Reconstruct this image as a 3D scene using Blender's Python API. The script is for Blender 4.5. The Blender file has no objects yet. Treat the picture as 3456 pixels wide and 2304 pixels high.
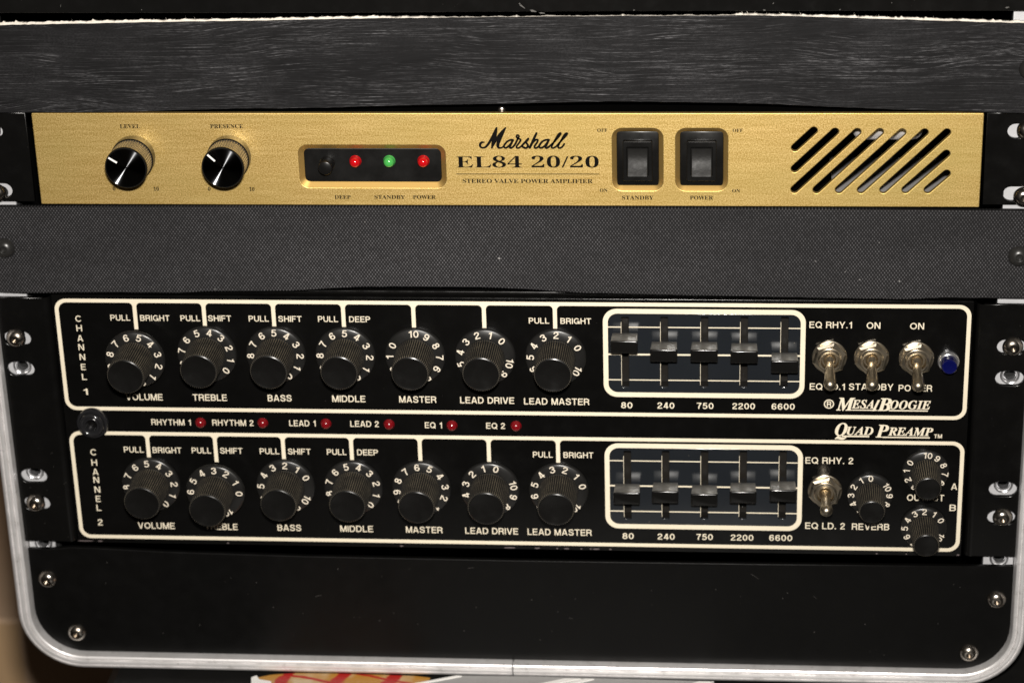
import bpy, bmesh, math, random
from mathutils import Matrix, Vector
random.seed(7)
PI = math.pi
sc = bpy.context.scene
C = sc.collection
S = 0.001                                   # geometry is authored in millimetres

# ------------------------------------------------------------------ camera, light, exposure
CAM = (103.737, -1023.104, 379.265)
RX = Vector((0.99593599, 0.08558028, -0.02806262))
DN = Vector((0.00846488, -0.39915227, -0.91684558))
FW = Vector((-0.08966516, 0.91288196, -0.39825454))
FPX = 8140.257                               # focal length in pixels of the 3456 px wide photograph
cd = bpy.data.cameras.new('camera')
cam = bpy.data.objects.new('camera', cd); C.objects.link(cam)
up, bk = -DN, -FW
cam.matrix_world = Matrix(((RX.x, up.x, bk.x, CAM[0]*S), (RX.y, up.y, bk.y, CAM[1]*S), (RX.z, up.z, bk.z, CAM[2]*S), (0, 0, 0, 1)))
cd.sensor_width = 22.3; cd.sensor_fit = 'HORIZONTAL'
cd.lens = FPX*22.3/3456
cd.clip_start = 0.02; cd.clip_end = 40
cd.dof.use_dof = True; cd.dof.focus_distance = 1.078; cd.dof.aperture_fstop = 5.6; cd.dof.aperture_blades = 7
sc.camera = cam

w = bpy.data.worlds.new('World'); sc.world = w; w.use_nodes = True
w.node_tree.nodes['Background'].inputs[0].default_value = (1.0, .86, .70, 1)
w.node_tree.nodes['Background'].inputs[1].default_value = 0.02

fl = bpy.data.lights.new('camera_flash', 'AREA')      # the camera's pop-up flash, above the lens
fl.shape = 'RECTANGLE'; fl.size = .046; fl.size_y = .022; fl.energy = 5.9; fl.spread = math.radians(95); fl.color = (1.0, .955, .89)
flo = bpy.data.objects.new('camera_flash', fl); C.objects.link(flo)
fp = Vector(CAM) + up*84 + RX*4 + FW*10
tgt = Vector((0, 0, -60))
z = (fp - tgt).normalized(); x = RX - z*RX.dot(z); x.normalize(); y = z.cross(x)
flo.matrix_world = Matrix(((x.x, y.x, z.x, fp.x*S), (x.y, y.y, z.y, fp.y*S), (x.z, y.z, z.z, fp.z*S), (0, 0, 0, 1)))

sc.view_settings.view_transform = 'Standard'; sc.view_settings.look = 'None'
sc.view_settings.exposure = 0; sc.view_settings.gamma = 1
sc.render.engine = 'CYCLES'
sc.cycles.max_bounces = 6

# ------------------------------------------------------------------ helpers
def on(px, py, d=0.0):
    """point (X, Z) in mm on the front plane shifted d mm towards the viewer, from a photograph pixel"""
    u, v = (px-1728)/FPX, (py-1152)/FPX
    r = RX*u + DN*v + FW
    s = (-d - CAM[1])/r.y
    return CAM[0]+s*r.x, CAM[2]+s*r.z

class NT:
    def __init__(s, name):
        s.m = bpy.data.materials.new(name); s.m.use_nodes = True
        s.t = s.m.node_tree; s.b = s.t.nodes['Principled BSDF']
        s._c = None
    def n(s, typ, **kw):
        nd = s.t.nodes.new(typ)
        for k, v in kw.items(): setattr(nd, k, v)
        return nd
    def put(s, sock, v):
        if isinstance(v, bpy.types.NodeSocket): s.t.links.new(v, sock)
        elif isinstance(v, (tuple, list)) and len(v) == 3 and sock.type == 'RGBA': sock.default_value = (*v, 1)
        else: sock.default_value = v
    def set(s, **kw):
        for k, v in kw.items(): s.put(s.b.inputs[k.replace('_', ' ')], v)
        return s
    def co(s, scale=(1, 1, 1), rot=(0, 0, 0)):
        if s._c is None: s._c = s.n('ShaderNodeTexCoord')
        mp = s.n('ShaderNodeMapping'); mp.inputs['Scale'].default_value = scale; mp.inputs['Rotation'].default_value = rot
        s.t.links.new(s._c.outputs['Object'], mp.inputs['Vector'])
        return mp.outputs[0]
    def noise(s, vec, scale=1.0, detail=3.0, rough=.55, dist=0.0):
        nd = s.n('ShaderNodeTexNoise'); s.put(nd.inputs['Vector'], vec)
        nd.inputs['Scale'].default_value = scale; nd.inputs['Detail'].default_value = detail
        nd.inputs['Roughness'].default_value = rough; nd.inputs['Distortion'].default_value = dist
        return nd.outputs['Fac']
    def ramp(s, f, *stops):
        nd = s.n('ShaderNodeValToRGB'); s.put(nd.inputs[0], f); e = nd.color_ramp.elements
        for i, (p, c) in enumerate(stops):
            if i > 1: e.new(p)
        for i, (p, c) in enumerate(stops):
            e[i].position = p; e[i].color = (*c, 1) if isinstance(c, tuple) else (c, c, c, 1)
        return nd.outputs[0]
    def math(s, op, a, b=0.0, c=0.0):
        nd = s.n('ShaderNodeMath', operation=op)
        for i, v in enumerate((a, b, c)): s.put(nd.inputs[i], v)
        return nd.outputs[0]
    def mix(s, f, a, b, bl='MIX'):
        nd = s.n('ShaderNodeMix', data_type='RGBA', blend_type=bl)
        s.put(nd.inputs[0], f); s.put(nd.inputs[6], a); s.put(nd.inputs[7], b)
        return nd.outputs[2]
    def bump(s, h, strength=.3, dist=.0002):
        nd = s.n('ShaderNodeBump'); nd.inputs['Strength'].default_value = strength; nd.inputs['Distance'].default_value = dist
        s.put(nd.inputs['Height'], h); s.t.links.new(nd.outputs[0], s.b.inputs['Normal'])
    def sep(s, vec):
        nd = s.n('ShaderNodeSeparateXYZ'); s.put(nd.inputs[0], vec); return nd.outputs

M = {}
def black(name, base=.012, rough=.42, dust=.05, amt=.5, scale=120, bump=0.0, spec=.3):
    k = NT(name)
    n1 = k.noise(k.co(), 9, 4); n2 = k.noise(k.co(), scale, 4)
    n3 = k.noise(k.co(), 900, 1)
    f = k.math('MULTIPLY', k.ramp(n1, (.4, 0.0), (.75, 1.0)), amt)
    speck = k.ramp(n3, (.77, 0.0), (.82, 1.0))
    c = k.mix(f, (base, base*.97, base*.93), (base*1.7, base*1.6, base*1.5))
    c = k.mix(k.math('MULTIPLY', speck, k.ramp(n1, (.45, 0.0), (.6, 1.0))), c, (dust, dust*.9, dust*.85))
    k.set(Base_Color=c, Roughness=k.ramp(n2, (.3, rough-.06), (.7, rough+.08)), Specular_IOR_Level=spec)
    if bump: k.bump(n3, bump, .0001)
    M[name] = k.m; return k
black('preamp_black', .0026, .20, .03)
black('ear_black', .0030, .22, .05, .7)
black('case_black', .004, .6, .02, spec=.1)
black('upper_black', .0045, .18, .04, .8)
black('plate_black', .0024, .40, .015, spec=.13)
black('plastic_black', .005, .24, .03)
black('switch_black', .010, .50, .06, .5, 300, .6, .22)
black('flange_black', .0045, .30, .03, spec=.25)
black('screw_black', .014, .30, .08, .8, spec=.5)
black('cap_black', .0046, .26, .03, .4, 200)
black('skirt_black', .0085, .30, .03, .5, spec=.45)
black('slider_black', .0045, .14, .02, .5, spec=.4)
black('window_black', .0035, .36, .02)
black('cabinet_black', .006, .5, .04, .6, 80, .8)

k = NT('gold')                               # brushed, lacquered gold aluminium
g1 = k.noise(k.co((1, 1, 1)), 1700, 2, .7); g2 = k.noise(k.co((40, 1, 700)), 1, 3); g3 = k.noise(k.co((9, 1, 22)), 1, 4)
gg = k.math('ADD', k.math('MULTIPLY', g1, .80), k.math('MULTIPLY', g2, .20))
c = k.mix(k.ramp(gg, (.40, 0.0), (.62, 1.0)), (.49, .312, .075), (.95, .69, .29))
g4 = k.noise(k.co((22, 1, 60)), 1, 5, .65)
c = k.mix(k.ramp(g3, (.42, 0.0), (.70, .5)), c, (.44, .36, .12))
c = k.mix(k.ramp(g4, (.48, 0.0), (.72, .45)), c, (.60, .42, .13))
k.set(Base_Color=c, Metallic=.85, Roughness=k.ramp(g3, (.3, .46), (.7, .525)))
k.bump(g1, .35, .0001); M['gold'] = k.m
k = NT('gold_edge'); k.set(Base_Color=(.60, .39, .125), Metallic=.9, Roughness=.50); M['gold_edge'] = k.m

k = NT('black_ink'); k.set(Base_Color=(.003, .0025, .002), Roughness=.5, Specular_IOR_Level=.08); M['ink'] = k.m
k = NT('cream_ink'); n = k.noise(k.co(), 60, 4); n2 = k.noise(k.co(), 900, 3)
k.set(Base_Color=k.mix(k.ramp(n2, (.62, 0.0), (.80, .6)), k.mix(n, (.68, .60, .455), (.76, .685, .54)), (.42, .36, .27)), Roughness=.5); M['cream'] = k.m
k = NT('cream_number'); k.set(Base_Color=(.72, .64, .52), Roughness=.55); M['number'] = k.m
k = NT('white_paint'); k.set(Base_Color=(.82, .80, .77), Roughness=.45); M['white'] = k.m

k = NT('aluminium')                          # extruded case edging
n = k.noise(k.co((3, 3, 3)), 30, 5); n2 = k.noise(k.co(), 700, 2); n3 = k.noise(k.co(), 240, 4, .7)
k.set(Base_Color=k.mix(k.ramp(n3, (.58, 0.0), (.74, .6)), k.mix(k.ramp(n, (.35, 0.0), (.75, 1.0)), (.86, .84, .84), (.64, .625, .62)), (.34, .32, .30)), Metallic=.6,
      Roughness=k.ramp(n, (.3, .33), (.7, .46))); k.bump(n2, .15, .00005); M['alu'] = k.m
k = NT('rail_metal'); n = k.noise(k.co(), 90, 4)
k.set(Base_Color=k.mix(n, (.50, .50, .52), (.70, .70, .72)), Metallic=.35, Roughness=.42); M['rail'] = k.m
k = NT('screw_steel'); n = k.noise(k.co(), 260, 4)
k.set(Base_Color=k.mix(k.ramp(n, (.4, 0.0), (.7, 1.0)), (.55, .51, .46), (.22, .18, .14)), Metallic=1.0, Roughness=k.ramp(n, (.3, .14), (.75, .34))); M['steel'] = k.m
k = NT('nickel'); n = k.noise(k.co(), 160, 4)
k.set(Base_Color=k.mix(k.ramp(n, (.4, 0.0), (.75, 1.0)), (.60, .53, .42), (.38, .32, .23)), Metallic=1.0, Roughness=k.ramp(n, (.3, .24), (.7, .40))); M['nickel'] = k.m
k = NT('chrome_ring'); k.set(Base_Color=(.72, .72, .74), Metallic=.9, Roughness=.2); M['chrome'] = k.m
k = NT('hole_dark'); k.set(Base_Color=(.004, .004, .004), Roughness=.7); M['dark'] = k.m

k = NT('painted_board')                      # black paint, brushed by hand
def strokes(seed, rot, fx, fz, warp, lo, hi):
    sx = k.sep(k.co((1, 1, 1), (0, rot, 0)))
    low = k.noise(k.co((6, 1, 15)), 1, 2)
    cmb = k.n('ShaderNodeCombineXYZ')
    k.put(cmb.inputs[0], k.math('MULTIPLY', sx[0], fx)); k.put(cmb.inputs[1], seed)
    k.put(cmb.inputs[2], k.math('ADD', k.math('MULTIPLY', sx[2], fz), k.math('MULTIPLY', low, warp)))
    st = k.noise(cmb.outputs[0], 1, 2, .6)
    return st, k.ramp(st, (lo, 0.0), (hi, 1.0))
def patches(seed, fx, fz, lo, hi):
    mp = k.co((fx, 1, fz)); v = k.n('ShaderNodeVectorMath', operation='ADD'); k.put(v.inputs[0], mp); v.inputs[1].default_value = (seed, seed, seed)
    return k.ramp(k.noise(v.outputs[0], 1, 4, .62), (lo, 0.0), (hi, 1.0))
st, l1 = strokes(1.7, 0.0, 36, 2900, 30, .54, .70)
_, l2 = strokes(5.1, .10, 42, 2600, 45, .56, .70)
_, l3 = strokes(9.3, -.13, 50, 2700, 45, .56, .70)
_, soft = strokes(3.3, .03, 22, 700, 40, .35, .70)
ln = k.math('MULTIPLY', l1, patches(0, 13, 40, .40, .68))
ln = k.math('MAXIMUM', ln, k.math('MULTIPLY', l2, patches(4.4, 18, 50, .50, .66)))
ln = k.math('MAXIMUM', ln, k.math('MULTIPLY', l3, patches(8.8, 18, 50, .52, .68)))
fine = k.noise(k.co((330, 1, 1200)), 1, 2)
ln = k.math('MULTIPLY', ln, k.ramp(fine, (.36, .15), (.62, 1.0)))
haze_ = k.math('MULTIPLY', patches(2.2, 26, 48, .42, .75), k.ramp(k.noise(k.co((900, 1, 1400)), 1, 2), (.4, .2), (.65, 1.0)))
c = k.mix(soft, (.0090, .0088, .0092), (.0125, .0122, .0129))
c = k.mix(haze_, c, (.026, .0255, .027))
c = k.mix(ln, c, (.15, .148, .155))  # glints along the brush ridges and pale scratches, put into the colour
k.set(Base_Color=c, Roughness=.42, Specular_IOR_Level=.10); k.bump(st, .2, .0002); M['painted'] = k.m

k = NT('raw_fibre'); n = k.noise(k.co((300, 300, 900)), 1, 4)
k.set(Base_Color=k.mix(n, (.50, .44, .36), (.86, .82, .75)), Roughness=.9); M['fibre'] = k.m

k = NT('woven_cloth')                        # black book-cloth, one light dot per crossing
wob = k.noise(k.co(), 25, 2); wob2 = k.noise(k.co(), 12, 3)
sx = k.sep(k.co())
u = k.math('ADD', k.math('MULTIPLY', sx[0], 2*PI/.00150), k.math('MULTIPLY', wob, 4.0))
v = k.math('ADD', k.math('MULTIPLY', sx[2], 2*PI/.00205), k.math('MULTIPLY', wob2, 5.0))
p = k.math('MULTIPLY', k.math('COSINE', u), k.math('COSINE', v))
rnd = k.noise(k.co(), 620, 2)
dot = k.math('MULTIPLY', k.ramp(p, (.15, 0.0), (.95, 1.0)), k.ramp(rnd, (.32, .35), (.70, 1.0)))
pat = k.noise(k.co((5, 1, 14)), 1, 4)
base = k.mix(pat, (.008, .0078, .0083), (.018, .0173, .018))
c = k.mix(k.math('MULTIPLY', dot, k.ramp(pat, (.36, .30), (.66, 1.0))), base, (.155, .152, .160))
lint = k.ramp(k.noise(k.co((1, 1, 1)), 330, 1), (.80, 0.0), (.83, .8))
c = k.mix(lint, c, (.30, .29, .28))
k.set(Base_Color=c, Roughness=.6, Specular_IOR_Level=.1); k.bump(p, .5, .0002); M['cloth'] = k.m

k = NT('slate_gloss'); n = k.noise(k.co(), 40, 4); n3 = k.noise(k.co(), 700, 1)
c = k.mix(n, (.0095, .0112, .0138), (.0145, .0165, .0195))
c = k.mix(k.ramp(n3, (.77, 0.0), (.81, 1.0)), c, (.16, .13, .10))
k.set(Base_Color=c, Roughness=.12, Specular_IOR_Level=.55); M['slate'] = k.m

k = NT('dusty_grip')                         # ribbed knob sides, brown dust on the ridges
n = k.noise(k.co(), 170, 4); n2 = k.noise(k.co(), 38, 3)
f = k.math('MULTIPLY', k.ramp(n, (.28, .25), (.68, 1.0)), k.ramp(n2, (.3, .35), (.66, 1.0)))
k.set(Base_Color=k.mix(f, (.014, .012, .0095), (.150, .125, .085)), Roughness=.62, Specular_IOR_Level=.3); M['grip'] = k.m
black('grip_groove_shade', .011, .6, .05, .8, spec=.15)  # shade between the ribs, painted as a darker groove colour

k = NT('knurl')                              # knurled black-anodised sides of the brass-panel knobs
sx = k.sep(k.co())
dash = k.math('SINE', k.math('MULTIPLY', sx[1], 2*PI/.00125))
c = k.mix(k.ramp(dash, (.25, 0.0), (.7, 1.0)), (.035, .03, .023), (.27, .245, .205))
k.set(Base_Color=c, Metallic=.35, Roughness=.42); M['knurl'] = k.m

k = NT('spun_black')                         # turned knob faces: the highlight runs along a radius
tg = k.n('ShaderNodeTangent', direction_type='RADIAL', axis='Y')
an = k.n('ShaderNodeBsdfAnisotropic'); an.inputs['Color'].default_value = (.12, .123, .13, 1)
an.inputs['Roughness'].default_value = .25; an.inputs['Anisotropy'].default_value = .80
k.t.links.new(tg.outputs[0], an.inputs['Tangent'])
k.t.links.new(an.outputs[0], k.t.nodes['Material Output'].inputs['Surface']); M['spun'] = k.m

def gloss(name, col, rough=.12, sss=0.0, trans=0.0, coat=.6):
    k = NT(name); k.set(Base_Color=col, Roughness=rough, Coat_Weight=coat, Coat_Roughness=.05)
    if sss: k.set(Subsurface_Weight=sss, Subsurface_Radius=(.002, .0008, .0008), Subsurface_Scale=.5)
    if trans: k.set(Transmission_Weight=trans)
    M[name] = k.m
gloss('red_led', (.42, .004, .007)); gloss('green_led', (.055, .34, .07)); gloss('dark_red_led', (.15, .003, .006), .2)
gloss('blue_lens', (.002, .003, .05), .22)
gloss('jack_plastic', (.012, .012, .013), .16)
k = NT('carpet'); n = k.noise(k.co(), 60, 5); k.set(Base_Color=k.mix(n, (.070, .050, .035), (.11, .08, .055)), Roughness=.95); M['carpet'] = k.m
k = NT('brown_wood'); n = k.noise(k.co((3, 3, 40)), 1, 4); k.set(Base_Color=k.mix(n, (.30, .13, .04), (.42, .20, .07)), Roughness=.5); M['wood'] = k.m
k = NT('card'); n = k.noise(k.co(), 25, 4); k.set(Base_Color=k.mix(n, (.46, .31, .20), (.56, .40, .27)), Roughness=.85); M['card'] = k.m
k = NT('tape'); k.set(Base_Color=(.45, .30, .17), Roughness=.3); M['tape'] = k.m
k = NT('grey_card'); n = k.noise(k.co(), 60, 4); k.set(Base_Color=k.mix(n, (.27, .265, .26), (.36, .35, .345)), Roughness=.6); M['greycard'] = k.m
k = NT('packet_print')
sx = k.sep(k.co((1, 1, 1), (0, 0, .3)))
n = k.noise(k.co(), 45, 3, .5, .4)
bx = k.math('ABSOLUTE', k.math('SUBTRACT', k.math('FRACT', k.math('ADD', k.math('MULTIPLY', sx[0], 40.0), k.math('MULTIPLY', n, .5))), .5))
by = k.math('ABSOLUTE', k.math('SUBTRACT', k.math('FRACT', k.math('ADD', k.math('MULTIPLY', sx[1], 85.0), k.math('MULTIPLY', n, .5))), .5))
ln = k.math('MAXIMUM', k.ramp(bx, (.36, 0.0), (.40, 1.0)), k.ramp(by, (.40, 0.0), (.44, 1.0)))
c = k.mix(k.ramp(k.noise(k.co(), 70, 2), (.4, 0.0), (.6, 1.0)), (.40, .19, .03), (.50, .38, .23))
k.set(Base_Color=k.mix(ln, c, (.36, .015, .012)), Roughness=.45); M['packet'] = k.m

def mesh_from(bm, mats, smooth=False, angle=None, flat=False):
    me = bpy.data.meshes.new('m')
    if smooth:
        for f in bm.faces: f.smooth = True
    bmesh.ops.recalc_face_normals(bm, faces=bm.faces[:]) if len(bm.faces) and not flat else None
    if smooth and angle is not None:
        for e in bm.edges:
            if len(e.link_faces) == 2 and e.calc_face_angle(0) > angle: e.smooth = False
    bm.to_mesh(me); bm.free()
    me.transform(Matrix.Scale(S, 4))
    for m in (mats if isinstance(mats, (list, tuple)) else [mats]): me.materials.append(M[m])
    return me
def link(name, me, parent=None, loc=(0, 0, 0), label=None):
    o = bpy.data.objects.new(name, me); C.objects.link(o)
    o.location = Vector(loc)*S
    if parent is not None: o.parent = parent
    if label: o['label'] = label
    return o
def thing(name, label, cat, loc=(0, 0, 0), group=None):
    o = bpy.data.objects.new(name, None); C.objects.link(o); o.location = Vector(loc)*S; o.empty_display_size = .01
    o['label'] = label; o['category'] = cat
    if group: o['group'] = group
    return o
def box_bm(x0, x1, z0, z1, d0, d1, bev=0.0, bm=None, seg=2):
    """box from depth d0 (back) to d1 (front, towards the viewer)"""
    b = bm or bmesh.new()
    r = bmesh.ops.create_cube(b, size=1)
    bmesh.ops.transform(b, matrix=Matrix.Translation(((x0+x1)/2, -(d0+d1)/2, (z0+z1)/2)) @ Matrix.Diagonal((x1-x0, d1-d0, z1-z0, 1)), verts=r['verts'])
    if bev:
        es = list({e for v in r['verts'] for e in v.link_edges})
        bmesh.ops.bevel(b, geom=es, offset=bev, segments=seg, affect='EDGES', profile=.5)
    return b
def lathe(profile, n=48, ribs=0, amp=0.0, ribbed=(), bm=None, cx=0, cz=0, phase=0.0, groove=False):
    """revolve [(radius, depth)] about the axis that points at the viewer"""
    b = bm or bmesh.new(); rings = []
    for i, (r, d) in enumerate(profile):
        if r <= 1e-6:
            rings.append([b.verts.new((cx, -d, cz))]); continue
        ring = []
        for j in range(n):
            a = 2*PI*j/n + phase
            rr = r
            if i in ribbed: rr = r - (amp if j % 4 < 2 else 0)
            ring.append(b.verts.new((cx+rr*math.cos(a), -d, cz+rr*math.sin(a))))
        rings.append(ring)
    for A, Bq in zip(rings, rings[1:]):
        if len(A) == 1 and len(Bq) == 1: continue
        for j in range(n):
            k2 = (j+1) % n
            if len(A) == 1: b.faces.new((A[0], Bq[j], Bq[k2]))
            elif len(Bq) == 1: b.faces.new((A[j], Bq[0], A[k2]))
            else:
                f = b.faces.new((A[j], Bq[j], Bq[k2], A[k2]))
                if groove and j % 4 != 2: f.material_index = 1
    return b
def rrect(x0, x1, z0, z1, r, n=8):
    pts = []
    for cx, cz, a0 in ((x1-r, z1-r, 0), (x0+r, z1-r, 90), (x0+r, z0+r, 180), (x1-r, z0+r, 270)):
        for i in range(n+1):
            a = math.radians(a0+90*i/n); pts.append((cx+r*math.cos(a), cz+r*math.sin(a)))
    return pts
def circle(cx, cz, r, n=24): return [(cx+r*math.cos(2*PI*i/n), cz+r*math.sin(2*PI*i/n)) for i in range(n)]
def capsule(x0, z0, x1, z1, r, n=8):
    a = math.atan2(z1-z0, x1-x0); pts = []
    for i in range(n+1):
        t = a-PI/2+PI*i/n; pts.append((x1+r*math.cos(t), z1+r*math.sin(t)))
    for i in range(n+1):
        t = a+PI/2+PI*i/n; pts.append((x0+r*math.cos(t), z0+r*math.sin(t)))
    return pts
_tmp = []
def eval_mesh(cu):
    ob = bpy.data.objects.new('tmp', cu); C.objects.link(ob)
    bpy.context.view_layer.update()
    dg = bpy.context.evaluated_depsgraph_get()
    me = bpy.data.meshes.new_from_object(ob.evaluated_get(dg))
    bpy.data.objects.remove(ob); bpy.data.curves.remove(cu)
    me.materials.clear()
    return me
TOXZ = Matrix(((1, 0, 0, 0), (0, 0, -1, 0), (0, 1, 0, 0), (0, 0, 0, 1)))   # curve (x, y, z) -> world (x, depth, z)
def plate_mesh(outlines, d0, d1, bev, mat, res=1):
    """sheet with holes: outlines[0] is the edge, the others are openings; front face at d1"""
    cu = bpy.data.curves.new('tmp', 'CURVE'); cu.dimensions = '2D'; cu.fill_mode = 'BOTH'
    for o in outlines:
        sp = cu.splines.new('POLY'); sp.points.add(len(o)-1); sp.use_cyclic_u = True
        for p, (a, b) in zip(sp.points, o): p.co = (a, b, 0, 1)
    cu.extrude = (d1-d0)/2 - bev; cu.bevel_depth = bev; cu.bevel_resolution = res; cu.offset = -bev
    if d1-d0 < 1e-6: cu.extrude = 0; cu.bevel_depth = 0; cu.offset = 0
    me = eval_mesh(cu)
    me.transform(Matrix.Scale(S, 4) @ Matrix.Translation((0, -(d0+d1)/2, 0)) @ TOXZ)
    me.materials.append(M[mat]); return me
def plate(name, parent, outlines, d0, d1, bev, mat, label=None, res=1):
    return link(name, plate_mesh(outlines, d0, d1, bev, mat, res), parent, label=label)
def ring_sheet(bm, outer, inner, d):
    a = [bm.verts.new((x, -d, z)) for x, z in outer]; b = [bm.verts.new((x, -d, z)) for x, z in inner]
    for i in range(len(a)):
        j = (i+1) % len(a); bm.faces.new((a[i], a[j], b[j], b[i]))
def poly_sheet(bm, pts, d): bm.faces.new([bm.verts.new((x, -d, z)) for x, z in pts])

# text: glyph outlines become flat print a few hundredths of a millimetre proud of the panel
def uni(s, b, dg=0):
    r = ''
    for ch in s:
        if 'A' <= ch <= 'Z': r += chr(b+ord(ch)-65)
        elif ch.isdigit() and dg: r += chr(dg+int(ch))
        else: r += ch
    return r
SANS, SERIF, SERIFI = 'stroke', (0x1D400, 0x1D7CE), (0x1D468, 0)
# a plain grotesque drawn as strokes; cap height 1.  v/h: stem and bar, d: slanted stem with level ends, e: ellipse arc, s: smooth line
GL = {
 'A': (.86, [('d', .08, 0, .40, 1), ('d', .78, 0, .46, 1), ('h', .20, .66, .29)]),
 'B': (.76, [('v', .075, 0, 1), ('h', .07, .43, .925), ('h', .07, .43, .525), ('h', .07, .43, .075), ('e', .42, .725, .235, .20, 90, -90), ('e', .42, .30, .265, .225, 90, -90)]),
 'C': (.88, [('e', .46, .5, .385, .425, 38, 322)]),
 'D': (.83, [('v', .075, 0, 1), ('h', .07, .41, .925), ('h', .07, .41, .075), ('e', .40, .5, .355, .425, 90, -90)]),
 'E': (.72, [('v', .075, 0, 1), ('h', .07, .72, .925), ('h', .07, .67, .52), ('h', .07, .73, .075)]),
 'F': (.66, [('v', .075, 0, 1), ('h', .07, .68, .925), ('h', .07, .60, .50)]),
 'G': (.93, [('e', .46, .5, .385, .425, 38, 335), ('h', .50, .92, .43), ('v', .85, 0, .44)]),
 'H': (.80, [('v', .075, 0, 1), ('v', .725, 0, 1), ('h', .07, .73, .52)]),
 'I': (.15, [('v', .075, 0, 1)]),
 'L': (.64, [('v', .075, 0, 1), ('h', .07, .64, .075)]),
 'M': (.95, [('v', .075, 0, 1), ('v', .875, 0, 1), ('d', .11, 1, .465, 0), ('d', .84, 1, .485, 0)]),
 'N': (.80, [('v', .075, 0, 1), ('v', .725, 0, 1), ('d', .10, 1, .70, 0)]),
 'O': (.93, [('e', .465, .5, .39, .425, 0, 360)]),
 'P': (.74, [('v', .075, 0, 1), ('h', .07, .43, .925), ('h', .07, .43, .46), ('e', .42, .6925, .25, .2325, 90, -90)]),
 'Q': (.93, [('e', .465, .5, .39, .425, 0, 360), ('s', (.56, .30), (.72, .14), (.90, -.02))]),
 'R': (.80, [('v', .075, 0, 1), ('h', .07, .46, .925), ('h', .07, .46, .49), ('e', .45, .7075, .255, .2175, 90, -90), ('s', (.44, .49), (.58, .46), (.66, .36), (.68, .18), (.73, 0))]),
 'S': (.79, [('s', (.69, .69), (.65, .84), (.53, .915), (.40, .925), (.24, .905), (.13, .82), (.12, .70), (.21, .59), (.40, .52), (.60, .455), (.705, .36), (.70, .22), (.61, .11), (.42, .075), (.24, .09), (.12, .18), (.085, .33))]),
 'T': (.76, [('h', 0, .76, .925), ('v', .38, 0, .93)]),
 'U': (.80, [('v', .075, .34, 1), ('v', .725, .34, 1), ('e', .40, .35, .325, .275, 180, 360)]),
 'V': (.84, [('d', .08, 1, .40, 0), ('d', .76, 1, .44, 0)]),
 'W': (1.24, [('d', .08, 1, .32, 0), ('d', .58, 1, .345, 0), ('d', .66, 1, .895, 0), ('d', 1.16, 1, .92, 0)]),
 'Y': (.86, [('d', .085, 1, .41, .40), ('d', .775, 1, .45, .40), ('v', .43, 0, .44)]),
 '0': (.66, [('e', .33, .5, .255, .425, 0, 360)]),
 '1': (.50, [('v', .40, 0, 1), ('s', (.10, .74), (.24, .76), (.34, .86))]),
 '2': (.66, [('s', (.085, .68), (.12, .83), (.22, .91), (.34, .925), (.50, .88), (.565, .75), (.53, .62), (.40, .48), (.22, .33), (.11, .18), (.085, .04)), ('h', .02, .65, .075)]),
 '3': (.66, [('s', (.085, .72), (.13, .86), (.31, .925), (.48, .88), (.54, .75), (.48, .60), (.27, .535)), ('s', (.27, .535), (.50, .49), (.585, .32), (.51, .15), (.32, .075), (.13, .13), (.075, .30))]),
 '4': (.68, [('v', .48, 0, 1), ('h', .02, .68, .27), ('d', .09, .22, .43, 1)]),
 '5': (.66, [('h', .13, .59, .925), ('d', .115, .48, .18, .96), ('s', (.105, .52), (.20, .60), (.33, .62), (.50, .55), (.575, .36), (.51, .17), (.33, .075), (.15, .11), (.07, .26))]),
 '6': (.66, [('s', (.56, .73), (.49, .88), (.34, .925), (.18, .84), (.09, .60), (.09, .34)), ('e', .335, .32, .245, .245, 0, 360)]),
 '7': (.64, [('h', 0, .63, .925), ('s', (.56, .90), (.40, .62), (.30, .35), (.26, 0))]),
 '8': (.66, [('e', .33, .73, .21, .195, 0, 360), ('e', .33, .30, .25, .225, 0, 360)]),
 '9': (.66, [('s', (.10, .27), (.17, .12), (.32, .075), (.48, .16), (.57, .40), (.57, .66)), ('e', .325, .68, .245, .245, 0, 360)]),
 '.': (.18, [('v', .09, 0, .17)]), ' ': (.30, []),
}
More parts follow.
